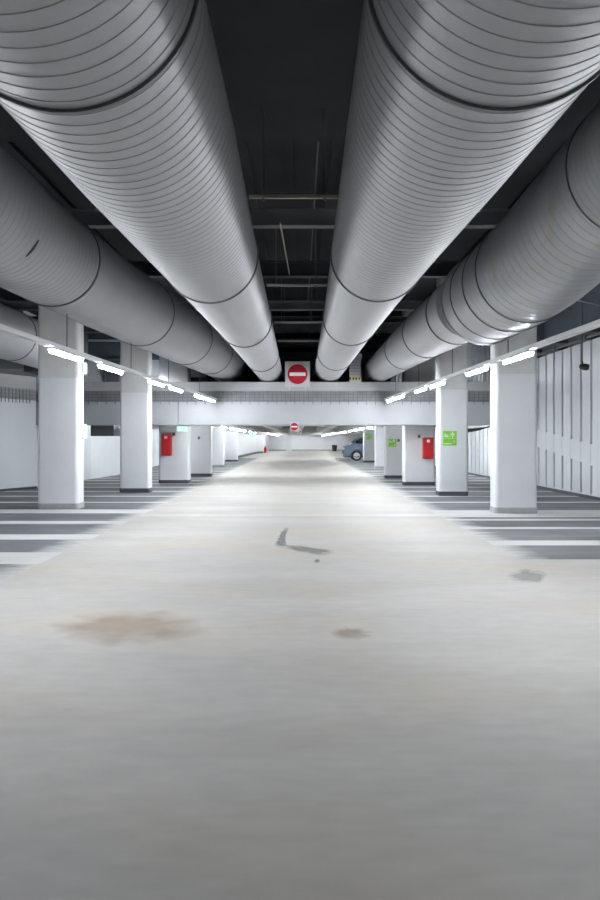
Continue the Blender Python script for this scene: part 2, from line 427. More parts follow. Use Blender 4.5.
# ------------------------------------------------------------------ columns
def rrect(w, d, r, n=8):
    P = []
    for cx, cy, a0 in ((w/2-r, d/2-r, 0), (-w/2+r, d/2-r, 90), (-w/2+r, -d/2+r, 180), (w/2-r, -d/2+r, 270)):
        for i in range(n+1):
            a = math.radians(a0+90*i/n); P.append((cx+r*math.cos(a), cy+r*math.sin(a)))
    return P
def prism_at(bm, P, x, y, z0, z1, mi=0): prism(bm, [(x+a, y+c) for a, c in P], z0, z1, 'z', mi)
def column(xl, xr_, yb, top, label, base='band', group='white columns along the driving lane', paint=2.85, r=.08, xl_hidden=None):
    Y = H*F/(yb-HY); d = .5; fr, bk = Y+r*.6, Y+d-r*.6
    X0 = (xl-VX)/F*(fr if xl < VX else bk); X1 = (xr_-VX)/F*(bk if xl < VX else fr); w = X1-X0; cx = (X0+X1)/2; cy = Y+d/2
    t = empty('column', (cx, cy, 0)); tag(t, label, 'column', group)
    bh = .12
    P = rrect(w, d, r); b = bmesh.new()
    if paint < top:
        prism_at(b, P, cx, cy, bh, paint, 0); prism_at(b, P, cx, cy, paint, top, 1)
    else: prism_at(b, P, cx, cy, bh, top, 0)
    part('shaft', fixn(b), [M['white'], M['bare']], t, 40)
    b = bmesh.new(); prism_at(b, rrect(w+.02, d+.02, r), cx, cy, 0, bh)
    part('base_band', fixn(b), M['band' if base == 'band' else 'plinth'], t, 40, label='dark painted base band' if base == 'band' else 'grey painted base band')
    return t, cx, Y, X0, X1
cols = {}
cols['L1'] = column(38, 84, 509, 5.6, 'nearest column on the left side, white and wide with a grey base band', 'plinth')
cols['L2'] = column(120, 152.3, 492.5, 5.9, 'second white column on the left, dark base band, between the nearest one and the one with the red cabinet')
cols['L3'] = column(159, 191, 483.5, 2.08, 'white column on the left carrying a red fire cabinet, just behind the cross beam', paint=9)
cols['L3u'] = None
cols['L4'] = column(186, 212.3, 476.4, 2.48, 'white column on the left directly behind the one with the red cabinet', paint=9)
cols['L5'] = column(206, 225, 467, 2.48, 'fifth white column from the front in the left row, pale base', 'plinth', paint=9)
cols['L6'] = column(221, 238, 461.6, 2.48, 'farthest white column of the left row, thin dark base band', paint=9)
cols['R1'] = column(490, 537, 513.5, 5.6, 'nearest column on the right side, white and wide with a grey base band', 'plinth')
cols['R2'] = column(436, 468, 496, 5.9, 'second white column on the right, with the largest green sign')
cols['R3'] = column(402, 435, 485.5, 2.08, 'white column on the right carrying a red fire cabinet, just behind the cross beam', paint=9)
cols['R4'] = column(384, 406, 478.4, 2.48, 'white column on the right with the middle sized green sign, behind the red cabinet column', paint=9)
cols['R5'] = column(374.5, 390, 468.5, 2.48, 'plain white column on the right between two columns with green signs, pale base', 'plinth', paint=9)
cols['R6'] = column(363, 378, 462.3, 2.48, 'farthest white column of the right row, in front of the parked car', paint=9)
# the low ceiling sits at 2.5; L3 and R3 carry on upward above the cross beam
for key in ('L3', 'R3'):
    t, cx, Y, X0, X1 = cols[key]
    b = bmesh.new(); prism_at(b, rrect(X1-X0, .5, .08), cx, Y+.25, 2.08, 5.9)
    part('upper_shaft', fixn(b), M['bare'], t, 40, label='bare concrete upper part of the column')

# ------------------------------------------------------------------ ducts
DL = [(-4, -1.22, 2.36, .69), (3, -1.19, 2.33, .67), (5.5, -1.15, 2.31, .655), (9, -1.10, 2.28, .58), (14, -1.02, 2.25, .50), (22.5, -.97, 2.26, .42), (40, -.95, 2.26, .42)]
DR = [(-4, 1.06, 2.40, .72), (3, 1.05, 2.38, .70), (5.5, 1.04, 2.38, .67), (9, 1.0, 2.35, .59), (14, .99, 2.33, .52), (22.5, .97, 2.32, .465), (40, .97, 2.32, .465)]
def nearer(tab):
    out = []
    for y in (-4, 0, 3, 5, 7, 9, 11, 13, 15, 17, 19, 21, 22.5, 40):
        k = .9 if y < 11 else min(1, .9+.1*(y-11)/11.5)
        cx, cz, R = interp(tab, y/k if y > 0 else y); out.append((y, cx*k, cz*k, R*k))
    return out
DL = nearer(DL); DR = nearer(DR)
OL = [(-4, -3.52, 2.50, .66), (9, -3.43, 2.49, .65), (12, -3.30, 2.50, .65), (18, -2.80, 2.55, .68), (22.5, -2.44, 2.60, .68), (40, -2.3, 2.6, .68)]
ORN = [(-4, 3.75, 3.05, .77), (7.6, 3.72, 3.02, .77), (8.5, 3.68, 2.95, .775), (9.4, 3.58, 2.78, .785), (10.2, 3.48, 2.61, .79), (10.9, 3.39, 2.51, .79), (11.6, 3.32, 2.47, .78), (12.6, 3.26, 2.45, .765)]
ORF = [(12.6, 3.0, 2.38, .60), (16, 2.80, 2.35, .545), (22.5, 2.57, 2.29, .44), (40, 2.4, 2.29, .44)]
def scaled(tab, k0, k1, ya, yb):
    out = []
    for y, cx, cz, R in tab:
        k = k0 if y <= ya else k1 if y >= yb else lerp(k0, k1, (y-ya)/(yb-ya)); out.append((y*k, cx*k, cz*k, R*k))
    return out
ORN = scaled(ORN, .84, .84, 0, 1); KN = .84
ORF = scaled(ORF, .84, 1.0, 12.6, 22.5)
OL = scaled(OL, .95, 1.0, 12, 22)
def duct_part(name, tab, y0, y1, parent, m, ribs=True, pitch=.12, n=72):
    b = bmesh.new(); st = []
    if ribs:
        y = y0+pitch/2; st.append((y0, 0))
        while y < y1-.03:
            st += [(y-.007, 0), (y-.004, .003), (y+.004, .003), (y+.007, 0)]; y += pitch
        st.append((y1, 0))
    else:
        k = max(2, int((y1-y0)/.4)); st = [(lerp(y0, y1, i/k), 0) for i in range(k+1)]
    prev = None
    for Y, e in st:
        cx, cz, R = interp(tab, Y)
        ring = [b.verts.new((cx+(R+e)*math.cos(t), Y, H+cz+(R+e)*math.sin(t))) for t in [2*math.pi*i/n for i in range(n)]]
        if prev:
            for i in range(n): b.faces.new((prev[i], ring[i], ring[(i+1) % n], prev[(i+1) % n]))
        else: b.faces.new(ring)
        prev = ring
    b.faces.new(prev[::-1])
    return part(name, fixn(b), m, parent, 25)
def collar(tab, y, parent, wd=.03, e=.016, m='collar', grow=0):
    b = bmesh.new(); n = 72; prev = None
    for dy, ee in ((-wd/2, -.02), (-wd/2, e), (wd/2, e), (wd/2, -.02)):
        cx, cz, R = interp(tab, y); R += grow
        ring = [b.verts.new((cx+(R+ee)*math.cos(t), y+dy, H+cz+(R+ee)*math.sin(t))) for t in [2*math.pi*i/n for i in range(n)]]
        if prev:
            for i in range(n): b.faces.new((prev[i], ring[i], ring[(i+1) % n], prev[(i+1) % n]))
        prev = ring
    part('joint_collar', fixn(b), M[m], parent, 30)
def duct(tab, seams, label, name='ventilation_duct', ribto=9.3, start=-4, end=40):
    cx, cz, R = interp(tab, 3)
    t = empty(name, (cx, 3, H+cz-R)); tag(t, label, 'duct', 'round ventilation ducts under the ceiling')
    ys = [start]+seams+[end]
    for a, c in zip(ys, ys[1:]): duct_part('duct_section', tab, a, c, t, M['duct'], ribs=(c <= ribto+.01), pitch=.108 if tab is DL or tab is DR else .12)
    for s in seams: collar(tab, s, t, wd=.022 if s < 5 else .03)
    return t
dL = duct(DL, [3.26, 8.0, 12.3, 18.2], 'large ribbed round duct just left of the centre gap')
dR = duct(DR, [3.30, 8.2, 12.5, 18.2], 'large ribbed round duct just right of the centre gap')
dOL = duct(OL, [9.4, 13.6, 17.4, 20.5], 'outermost ribbed round duct on the left, passing in front of the left columns', ribto=13.7)
# dark slit in the left outer duct
b = bmesh.new(); cx, cz, R = interp(OL, 7.5); A0 = math.atan2(-cz, -cx)
prev = None
for i in range(13):
    a = A0-.20+.36*i/12; wd = .022*math.sin(math.pi*(i+.5)/13)
    ring = [b.verts.new((cx+(R+e)*math.cos(a), 7.5+dy, H+cz+(R+e)*math.sin(a))) for dy, e in ((-wd, 0), (-wd, .008), (wd, .008), (wd, 0))]
    if prev:
        for k in range(4): b.faces.new((prev[k], prev[(k+1) % 4], ring[(k+1) % 4], ring[k]))
    prev = ring
part('open_slit', fixn(b), M['black'], dOL)
# right outer: wide near run with a swan neck, then a narrower run
t = empty('ventilation_duct', (3.5, 3, H+2.15)); tag(t, 'outermost round duct on the right, with a wide swan neck narrowing to a slimmer run', 'duct', 'round ventilation ducts under the ceiling')
q = KN
duct_part('duct_section', ORN, -3.3, 7.9*q, t, M['duct'], pitch=.10)
duct_part('swan_neck', ORN, 7.9*q, 11.3*q, t, M['elbow'], pitch=.13)['label'] = 'ribbed swan neck with rusty stains'
duct_part('duct_section', ORN, 11.3*q, 12.6*q, t, M['duct'], ribs=False)
collar(ORN, 12.57*q, t, .05, .025, 'duct'); collar(ORN, 12.0*q, t, .016, .01); collar(ORN, 11.3*q, t, .016, .012); collar(ORN, 10.7*q, t, .016, .012); collar(ORN, 7.9*q, t, .014, .01)
for a, c in ((12.6*q, 11.4), (11.4, 14.0), (14.0, 17.2), (17.2, 38)): duct_part('duct_section', ORF, a, c, t, M['duct'], ribs=False)
for s_ in (11.4, 14.0, 17.2): collar(ORF, s_, t, .026)
dOR = t
# short duct by the left wall
SL = [(13.0, -6.9, 2.5, .60), (16.5, -6.88, 2.5, .60), (19.6, -6.86, 2.5, .60)]
t = empty('ventilation_duct', (-6.88, 16, H+1.9)); tag(t, 'shiny duct stub seen between the left wall and the nearest left column', 'duct', 'round ventilation ducts under the ceiling')
duct_part('duct_section', SL, 13, 17.2, t, M['duct'], ribs=False); duct_part('duct_section', SL, 17.2, 19.6, t, M['duct'], ribs=False)
collar(SL, 17.2, t, .03); collar(SL, 19.5, t, .08, .02)
b = bmesh.new(); box(b, -7.5, -6.2, 19.6, 21.2, H+1.86, H+3.1, bev=.02); part('connecting_box', fixn(b), M['darksteel'], t)
# dark soffit strip under it
b = bmesh.new(); box(b, -9.2, -7.1, 19.8, 22.2, 3.46, 3.62); struct('trim_6', b, M['midsteel'])

# trapeze hangers in the centre gap
def trapeze(Y, z, x0, x1, label, m='brass', rods=(-.44, .32)):
    t = empty('duct_hanger', (0, Y, z)); tag(t, label, 'bracket', 'strut hangers over the two central ducts')
    b = bmesh.new(); box(b, x0, x1, Y-.02, Y+.02, z-.015, z+.028, bev=.004); part('crossbar', fixn(b), M[m], t)
    zt = 5.6 if Y < 9.9 else 5.95
    for x in rods:
        b = bmesh.new(); tube(b, (x, Y, z+.01), (x, Y, zt), .009, 8); part('threaded_rod', fixn(b), M['rod'], t)
        b = bmesh.new(); lathe(b, (x, Y, z-.04), (0, 0, 1), [(0, .018), (.025, .018)], 6); part('nut', fixn(b), M['rod'], t)
    return t
trapeze(8.9, 4.50, -.62, .50, 'pale strut bar bridging the two central ducts, nearest of the strut bars')
trapeze(13.8, 4.46, -.62, .62, 'strut bar bridging the two central ducts, second from the camera', 'alu')
trapeze(18.0, 4.44, -.62, .62, 'strut bar bridging the two central ducts, third from the camera', 'alu')
trapeze(21.4, 4.44, -.62, .62, 'strut bar bridging the two central ducts, just above the round red sign', 'alu')
for p, q, lab in (((-.33, 12.6, 5.3), (-.22, 16.5, 5.3), 'thin pale conduit running along the dark ceiling in the centre gap'),
                  ((.28, 10.2, 5.82), (.28, 24, 5.82), 'dark conduit on the ceiling above the right central duct'),):
    b = bmesh.new(); tube(b, p, q, .014, 8)
    o = link('conduit', fixn(b), M['brass'] if 'pale' in lab else M['rod'], None, 40); tag(o, lab, 'pipe')
b = bmesh.new(); tube(b, (-8.6, 26.16, 5.12), (-3.5, 26.16, 5.12), .045, 12)
o = link('pipe', fixn(b), M['white'], None, 40); tag(o, 'white pipe high on the dark wall between the first two left columns', 'pipe')

# ------------------------------------------------------------------ lamp rails and batten lamps
LR = [(-1, -3.75), (3, -3.58), (8, -3.33), (22.1, -2.57)]; RR = [(-1, 3.55), (3, 3.4), (7.7, 3.22), (22.6, 2.66)]
def rx(tab, Y): return interp(tab, Y)[0]
ZR = 2.75
def rail(tab, y1, duct_tab, hang, label):
    x0, x1 = rx(tab, 3), rx(tab, y1)
    t = empty('lamp_rail', (rx(tab, 10), 10, ZR)); tag(t, label, 'lamp rail', 'rails carrying the strip lamps')
    b = bmesh.new(); prev = None
    for Y in (-1, 3, 8, y1):
        x = rx(tab, Y); ring = [b.verts.new((x+dx, Y, ZR+dz)) for dx, dz in ((-.045, -.028), (.045, -.028), (.045, .028), (.03, .035), (-.03, .035), (-.045, .028))]
        if prev:
            for i in range(6): b.faces.new((prev[i], prev[(i+1) % 6], ring[(i+1) % 6], ring[i]))
        else: b.faces.new(ring)
        prev = ring
    b.faces.new(prev)
    part('rail', fixn(b), M['railm'], t)
    for Y in hang:
        x = rx(tab, Y); tb = duct_tab(Y); cx, cz, R = interp(tb, Y); dx = x-cx
        zt = H+cz-math.sqrt(max(0, R*R-dx*dx)) if abs(dx) < R else H+cz
        b = bmesh.new(); tube(b, (x, Y, ZR+.03), (x, Y, zt+.01), .008, 6); part('hanger_wire', fixn(b), M['rod'], t)
    return t
rail(LR, 22.2, lambda Y: OL, (6, 10.0, 13.1, 16.0, 19.6), 'long slim lamp rail in front of the left columns')
rail(RR, 22.3, lambda Y: ORN if Y < 12.6*KN else ORF, (6, 10.7, 14, 17.2, 20.4), 'long slim lamp rail in front of the right columns')
def lamp_proto(length, name, m, label):
    t = empty(name, (0, 0, 0)); tag(t, label, 'lamp', 'strip lamps under the two rails')
    L2 = length/2
    b = bmesh.new(); box(b, -.055, .055, -L2-.02, L2+.02, -.005, .03, bev=.006); link('housing', fixn(b), M['house'], t)
    b = bmesh.new(); P = [(.022, -.005)]+[(.022*math.cos(a), -.032-.020*math.sin(a)) for a in [math.pi*i/8 for i in range(9)]]+[(-.022, -.005)]
    prism(b, P, -L2, L2, 'y'); link('diffuser', fixn(b), m, t, 50)
    for s in (-1, 1):
        b = bmesh.new(); prism(b, [(x*1.12, z*1.06) for x, z in P], s*(L2+.004)-.004, s*(L2+.004)+.004, 'y'); link('end_cap', fixn(b), m, t, 50)
    return t
names = ['first added out-of-view', 'last added out-of-view', 'nearest visible', 'second visible', 'third visible', 'fourth visible', 'fifth visible', 'farthest']  # first two on each rail are unseen, added to brighten the foreground
proto = lamp_proto(1.1, 'strip_lamp', M['lamp'], '')
first = True
for side, tab, ys in (('left', LR, (5.0, 6.9, 10.0, 11.95, 14.95, 16.75, 19.6, 21.3)), ('right', RR, (5.0, 6.9, 10.3, 12.35, 15.3, 17.0, 19.8, 21.2))):
    for i, y in enumerate(ys):
        x = rx(tab, y); sl = math.atan2(rx(tab, y-.5)-rx(tab, y+.5), 1)
        lab = names[i]+' glowing strip lamp on the '+side+' lamp rail'
        loc = (x, y, ZR-.0575)
        if first: proto.location = loc; proto.rotation_euler = (0, 0, sl); proto['label'] = lab; first = False
        else: dup(proto, loc, sl, lab)
fl = lamp_proto(1.5, 'ceiling_lamp', M['lampfar'], 'low ceiling strip lamp beyond the cross beam'); fl['group'] = 'strip lamps on the low ceiling beyond the cross beam'
pos = [(-3.3, y) for y in (31.5, 35.5, 39.5, 43.5, 49, 54)]+[(3.1, y) for y in (31.5, 35.5, 39.5, 43.5, 49, 54)] + \
      [(-2.6, y) for y in (60.5, 65, 70, 74.5, 79, 83.5, 88)]+[(2.9, y) for y in (60.5, 65, 70, 74.5, 79, 83.5, 88)]+[(-5.9, y) for y in (28, 34, 42, 50)]+[(5.9, y) for y in (28, 34, 42, 50)]
ordw = ['first', 'second', 'third', 'fourth', 'fifth', 'sixth', 'seventh', 'eighth', 'ninth', 'tenth', 'eleventh', 'twelfth', 'thirteenth', 'fourteenth', 'fifteenth', 'sixteenth']
cnt = {}; fe = None
for i, (x, y) in enumerate(pos):
    row = 'left lane row' if -4 < x < 0 else 'right lane row' if 0 < x < 4 else 'added row over the left bays' if x < 0 else 'added row over the right bays'  # the bay rows are extra lamps, added to light the side walls
    k = cnt.get(row, 0); cnt[row] = k+1
    lab = 'low ceiling strip lamp beyond the beam, %s in the %s' % (ordw[k], row)
    if i == 0: fl.location = (x, y, 2.065); fl['label'] = lab
    elif y < 60: dup(fl, (x, y, 2.065), 0, lab)
    else:
        if fe is None:
            fe = lamp_proto(1.5, 'ceiling_lamp', M['lampend'], lab); fe['group'] = fl['group']; fe.location = (x, y, 2.065)
        else: dup(fe, (x, y, 2.065), 0, lab)
for k, x in enumerate((-2.6, -.7, 1.2, 3.1, 5.0)):  # out of sight behind the rib, added to brighten the far wall
    dup(fe, (x, 95, 2.465), math.pi/2, 'added hidden crosswise strip lamp in the last coffer by the far wall, %s from the left' % ordw[k])
for k, x in enumerate((-3.0, 0, 3.0)):  # unseen lamps added inside the coffers to lift the hall and its ceiling
    dup(fe, (x, 59.0, 2.465), math.pi/2, 'added hidden crosswise strip lamp in a middle coffer of the low ceiling, %s from the left' % ordw[k])
    dup(fl, (x, 31.2, 2.465), math.pi/2, 'added hidden crosswise strip lamp in a near coffer of the low ceiling, %s from the left' % ordw[k])
for x, side in ((-5.4, 'left'), (5.3, 'right')):  # unseen lamps added to light the walls and duct ends above the beam
    dup(fl, (x, 24.3, 3.40), math.pi/2, 'added hidden strip lamp on the ledge behind the top of the cross beam, '+side+' side')
for x, side in ((-2.2, 'left'), (2.2, 'right')):  # unseen lamps added to brighten the cabinet columns behind the beam
    dup(fl, (x, 23.75, 2.065), math.pi/2, 'added hidden crosswise strip lamp close behind the cross beam, '+side+' half')

# ------------------------------------------------------------------ signs
def noentry(cx, cz, Y, size, label, rods=None, r=.40):
    t = empty('no_entry_sign', (cx, Y, cz-size/2)); tag(t, label, 'sign', 'round red no entry signs')
    s = size/2
    b = bmesh.new(); box(b, cx-s, cx+s, Y, Y+.02, cz-s*1.03, cz+s*1.03, bev=.004); part('sign_plate', fixn(b), M['signplate'], t)
    b = bmesh.new(); lathe(b, (cx, Y, cz), (0, -1, 0), [(0, size*r), (.006, size*r)], 48); part('red_disc', fixn(b), M['signred'], t)
    b = bmesh.new(); box(b, cx-size*r*.80, cx+size*r*.80, Y-.012, Y-.005, cz-size*r*.17, cz+size*r*.17); part('white_bar', fixn(b), M['signwhite'], t)
    return t
p = PX(297.5, 374.2, 22.3); s1 = noentry(p.x, p.z, 22.3, .77, 'large round red no entry sign on a grey square plate, between the central ducts')
b = bmesh.new(); [box(b, p.x+dx-.01, p.x+dx+.01, 22.325, 22.345, 3.31-.25, p.z+.35) for dx in (-.25, .25)]
part('mounting_bracket', fixn(b), M['alu'], s1)
p = PX(294.3, 426.7, 22.44); s2 = noentry(p.x, p.z, 22.44, .28, 'small round red no entry sign at the lower edge of the cross beam', r=.43)

def green_sign(px0, px1, py0, py1, Y, label, rows=True):
    a, c = PX(px0, py0, Y), PX(px1, py1, Y); x0, x1, z1, z0 = a.x, c.x, a.z, c.z; w = x1-x0; h = z1-z0
    t = empty('green_sign', ((x0+x1)/2, Y, z0)); tag(t, label, 'sign', 'green safety signs on the right columns')
    b = bmesh.new(); box(b, x0, x1, Y-.02, Y+.005, z0, z1, bev=.002, segs=1); part('sign_plate', fixn(b), M['green'], t)
    def u(X0, X1, Z0, Z1, bb): box(bb, x0+w*X0, x0+w*X1, Y-.025, Y-.019, z0+h*Z0, z0+h*Z1)
    b = bmesh.new(); u(.66, .74, .56, .96, b); u(.56, .84, .70, .82, b); part('white_cross', fixn(b), M['signwhite'], t)      # cross
    b = bmesh.new(); u(.08, .40, .58, .64, b); u(.12, .22, .64, .82, b); u(.26, .36, .64, .74, b); part('pictogram', fixn(b), M['signwhite'], t)
    b = bmesh.new(); u(.08, .66, .09, .16, b); u(.70, .82, .18, .26, b)
    P = [(x0+w*.78, z0+h*.06), (x0+w*.94, z0+h*.22), (x0+w*.78, z0+h*.38)]
    prism(b, P, Y-.025, Y-.019, 'y'); part('arrow', fixn(b), M['signwhite'], t)
    b = bmesh.new(); u(0, 1, .47, .50, b); u(.5, .52, .5, 1, b); part('divider', fixn(b), M['band'] if False else M['signplate'], t)
YR2 = cols['R2'][2]; YR4 = cols['R4'][2]; YR6 = cols['R6'][2]
green_sign(443, 456.5, 431, 445.5, YR2, 'largest green safety sign with a white cross, on the second right column')
green_sign(388.5, 396, 439, 447, YR4, 'green safety sign on the column behind the right red cabinet')
green_sign(366.5, 371.5, 434, 440, YR6, 'smallest green safety sign, on the farthest right column beside the car')

def fire_cabinet(px0, px1, py0, py1, Y, label, sgn):
    a, c = PX(px0, py0, Y-.12), PX(px1, py1, Y-.12); x0, x1, z1, z0 = a.x, c.x, a.z, c.z
    t = empty('fire_cabinet', ((x0+x1)/2, Y, z0)); tag(t, label, 'fire cabinet', 'red fire cabinets on the columns')
    b = bmesh.new(); box(b, x0, x1, Y-.22, Y+.01, z0, z1, bev=.012); part('box', fixn(b), M['darkred'], t)
    w = x1-x0
    b = bmesh.new(); box(b, x0+.012, x1-.012, Y-.245, Y-.218, z0+.015, z1-.015, bev=.006); d = part('door', fixn(b), M['red'], t)
    b = bmesh.new(); box(b, x1-.09, x1-.06, Y-.265, Y-.245, z0+.36, z0+.48, bev=.004); part('handle', fixn(b), M['darkred'], d)
    b = bmesh.new(); box(b, x0+w*.32, x0+w*.62, Y-.249, Y-.244, z1-.16, z1-.07); part('label_plate', fixn(b), M['signwhite'], d)
YL3 = cols['L3'][2]; YR3 = cols['R3'][2]
fire_cabinet(161.8, 171.5, 434, 455.5, YL3, 'red fire cabinet on the left column', -1)
fire_cabinet(423, 433, 437.5, 458.5, YR3, 'red fire cabinet on the right column', 1)
def hook(px, py, Y, label):
    p = PX(px, py, Y); t = empty('call_point', (p.x, Y, p.z)); tag(t, label, 'call point', 'small dark boxes beside the red cabinets')
    b = bmesh.new(); box(b, p.x-.045, p.x+.045, Y-.05, Y+.005, p.z-.05, p.z+.06, bev=.006); part('housing', fixn(b), M['midsteel'], t)
    b = bmesh.new(); lathe(b, (p.x, Y-.05, p.z), (0, -1, 0), [(0, .02), (.02, .02)], 12); part('button', fixn(b), M['black'], t)
hook(174, 434.5, YL3, 'small dark call point just right of the left red cabinet')
hook(419, 436.5, YR3, 'small dark call point just left of the right red cabinet')
hook(199, 438, cols['L4'][2], 'small dark call point high on the column behind the left red cabinet column')
hook(398.5, 440.5, YR4, 'small dark call point beside the middle green sign')
# exit signs
def exit_sign(x, z, Y, w, h, label, flip=1, rz=0):
    t = empty('exit_sign', (x, Y, z), rz); tag(t, label, 'sign', 'lit green exit signs')
    b = bmesh.new(); box(b, -w/2, w/2, -.03, .03, 0, h, bev=.006); link('housing', fixn(b), M['house'], t)
    b = bmesh.new(); box(b, -w/2+.01, w/2-.01, -.036, -.029, .01, h-.01); link('lit_panel', fixn(b), M['exit'], t)
    b = bmesh.new()
    # running figure towards a door, and an arrow
    f = w/10; zz = h*.5
    box(b, -w*.36, -w*.22, -.040, -.035, h*.15, h*.85)
    prism(b, [(-w*.10, h*.15), (-w*.05, h*.15), (w*.03, h*.5), (w*.08, h*.78), (w*.02, h*.82), (-w*.03, h*.55)], -.040, -.035, 'y')
    box(b, w*.16, w*.34, -.040, -.035, h*.44, h*.56)
    prism(b, [(w*.30, h*.25), (w*.43, h*.5), (w*.30, h*.75)], -.040, -.035, 'y')
    link('pictogram', fixn(b), M['exitw'], t)
    b = bmesh.new(); tube(b, (0, 0, h-.005), (0, 0, max(h+.02, 0)), .01, 8); link('mount', fixn(b), M['house'], t)
    return t
p = PX(182.5, 431.8, 24.5); exit_sign(p.x, p.z, 24.5, .40, .20, 'lit green exit sign under the cross beam by the left red cabinet')
p = PX(254.5, 437.0, 60); exit_sign(p.x, p.z, 56.5, .5, .22, 'lit green exit sign far back on the left, near the far wall')
# edge-on sign boxes on the inner side of the nearest left column
Xe = cols['L1'][4]
for z0, z1, lab in ((2.98, 3.24, 'small bluish sign box high on the inner edge of the nearest left column'), (1.52, 1.86, 'small bluish sign box at eye height on the inner edge of the nearest left column')):
    t = empty('sign_box', (Xe+.05, 16.0, z0)); tag(t, lab, 'sign box')
    b = bmesh.new(); box(b, Xe-.035, Xe+.025, 15.95, 16.25, z0, z1, bev=.008); part('housing', fixn(b), M['house'], t)
    b = bmesh.new(); box(b, Xe+.022, Xe+.032, 15.97, 16.23, z0+.02, z1-.02); part('lit_panel', fixn(b), M['exit'], t)

# panel with hazard tape between the right ducts
a, c = PX(349.5, 358, 22.2), PX(361.5, 382, 22.2)
t = empty('hazard_panel', ((a.x+c.x)/2, 22.2, 3.31)); tag(t, 'pale hanging panel with yellow and black hazard dashes between the right ducts', 'panel')
b = bmesh.new(); prism(b, [(a.x+.1, a.z+.15), (c.x+.02, a.z+.12), (c.x-.03, a.z-.25), (c.x+.0, c.z), (a.x, c.z), (a.x+.01, a.z-.2)], 22.2, 22.26, 'y'); part('plate', fixn(b), M['lintel'], t)
b = bmesh.new(); n = 8; w = (c.x-a.x)/n
for k in range(n): box(b, a.x+k*w, a.x+(k+1)*w, 22.19, 22.203, 3.36, 3.43, k % 2)
part('hazard_tape', fixn(b), [M['black'], M['yellow']], t)
b = bmesh.new(); [box(b, a.x+.03, c.x-.03, 22.192, 22.204, 3.52+k*.09, 3.535+k*.09) for k in range(5)]; part('louvre', fixn(b), M['mesh'], t)

# air unit between the left columns, under the beam
a, c = PX(93, 425, 25.0), PX(124, 437, 25.0)
t = empty('air_unit', ((a.x+c.x)/2, 25, c.z)); tag(t, 'grey boxy air unit hanging under the low ceiling between the first two left columns', 'air unit')
b = bmesh.new(); box(b, a.x, c.x-.28, 24.7, 25.4, c.z+.03, 2.1, bev=.02); part('casing', fixn(b), M['midsteel'], t)
b = bmesh.new(); box(b, c.x-.27, c.x-.02, 24.72, 25.4, c.z+.03, c.z+.26, bev=.015); part('end_cap', fixn(b), M['house'], t, label='pale end cap')
b = bmesh.new(); [tube(b, (x, 25.1, 2.05), (x, 25.1, 2.5), .01, 6) for x in (a.x+.2, c.x-.5)]; part('hanger', fixn(b), M['rod'], t)
a, c = PX(104, 358, 25.9), PX(121, 381, 25.9)
t = empty('wall_box', ((a.x+c.x)/2, 25.9, c.z)); tag(t, 'dark box on the white wall above the cross beam, beside the second left column', 'box')
b = bmesh.new(); box(b, a.x, c.x, 25.9, 26.22, 3.32, a.z, bev=.02); part('casing', fixn(b), M['bluesteel'], t)
b = bmesh.new(); box(b, a.x+.08, c.x-.08, 25.885, 25.905, 3.4, a.z-.1, bev=.006); part('cover', fixn(b), M['darksteel'], t)
# black block set in the dark gap beside the outermost left duct
b = bmesh.new(); box(b, -3.95, -3.3, 25.8, 26.0, 3.32, 3.75); o = link('gap_block', fixn(b), M['black'], None); tag(o, 'black block in the gap above the cross beam beside the outermost left duct', 'box')

# ------------------------------------------------------------------ right wall fittings
t = empty('security_camera', (7.0, 18.2, 3.3)); tag(t, 'black camera on a thin drop pole in front of the slotted right wall', 'camera')
p = PX(582, 366.5, 17.6)
b = bmesh.new(); tube(b, (p.x, 17.6, p.z+.12), (p.x, 17.6, 5.92), .016, 8); part('pole', fixn(b), M['rod'], t)
b = bmesh.new(); lathe(b, (p.x-.05, 17.6, p.z), (1, -.3, -.15), [(-.02, .02), (0, .06), (.12, .085), (.2, .07), (.21, .04)], 16); part('camera_head', fixn(b), M['black'], t, 40)
b = bmesh.new(); tube(b, (p.x, 17.6, p.z+.13), (p.x+.02, 17.6, p.z+.02), .02, 8); part('bracket', fixn(b), M['black'], t)
for Xc, Zc, lab, r, m in ((7.36, 4.12, 'dark pipe running along the top edge of the slotted right wall', .035, 'rod'), (7.25, 4.32, 'second dark pipe above the top edge of the slotted right wall', .02, 'rod')):
    t = empty('wall_pipe', (Xc, 10, Zc)); tag(t, lab, 'pipe')
    b = bmesh.new(); tube(b, (Xc, 2, Zc), (Xc, 25.5, Zc), r, 10); part('pipe_run', fixn(b), M[m], t, 40)
    for y in (14, 16.2, 18.4, 20.6, 22.8):
        b = bmesh.new(); box(b, Xc-.05, XR+.26, y-.02, y+.02, Zc-.05, Zc+.05); part('clamp', fixn(b), M['darksteel'], t)
b = bmesh.new(); tube(b, (4.9, 14.6, 4.5), (7.4, 17.5, 4.75), .014, 8); o = link('brace_rod', fixn(b), M['alu'], None, 40); tag(o, 'thin bright brace rod under the ceiling beyond the swan neck', 'rod')
# bundle of cables under the low ceiling at the right
t = empty('cable_bundle', (5.6, 26, 2.1)); tag(t, 'sagging dark cable bundle between the first two right columns', 'cables')
for k in range(4):
    b = bmesh.new(); P = []
    for i in range(13):
        s = i/12; P.append(Vector((4.7+s*2.4, 25.6+.12*k, 2.02-.22*math.sin(math.pi*s)*(.6+.25*k)+.02*k)))
    for q, r_ in zip(P, P[1:]): tube(b, q, r_, .022, 6)
    part('cable', fixn(b), M['rod'], t)
b = bmesh.new(); [tube(b, (x, 25.8, 1.98), (x, 25.8, 2.52), .02, 6) for x in (4.75, 5.9, 7.05)]; part('hanger', fixn(b), M['rod'], t)

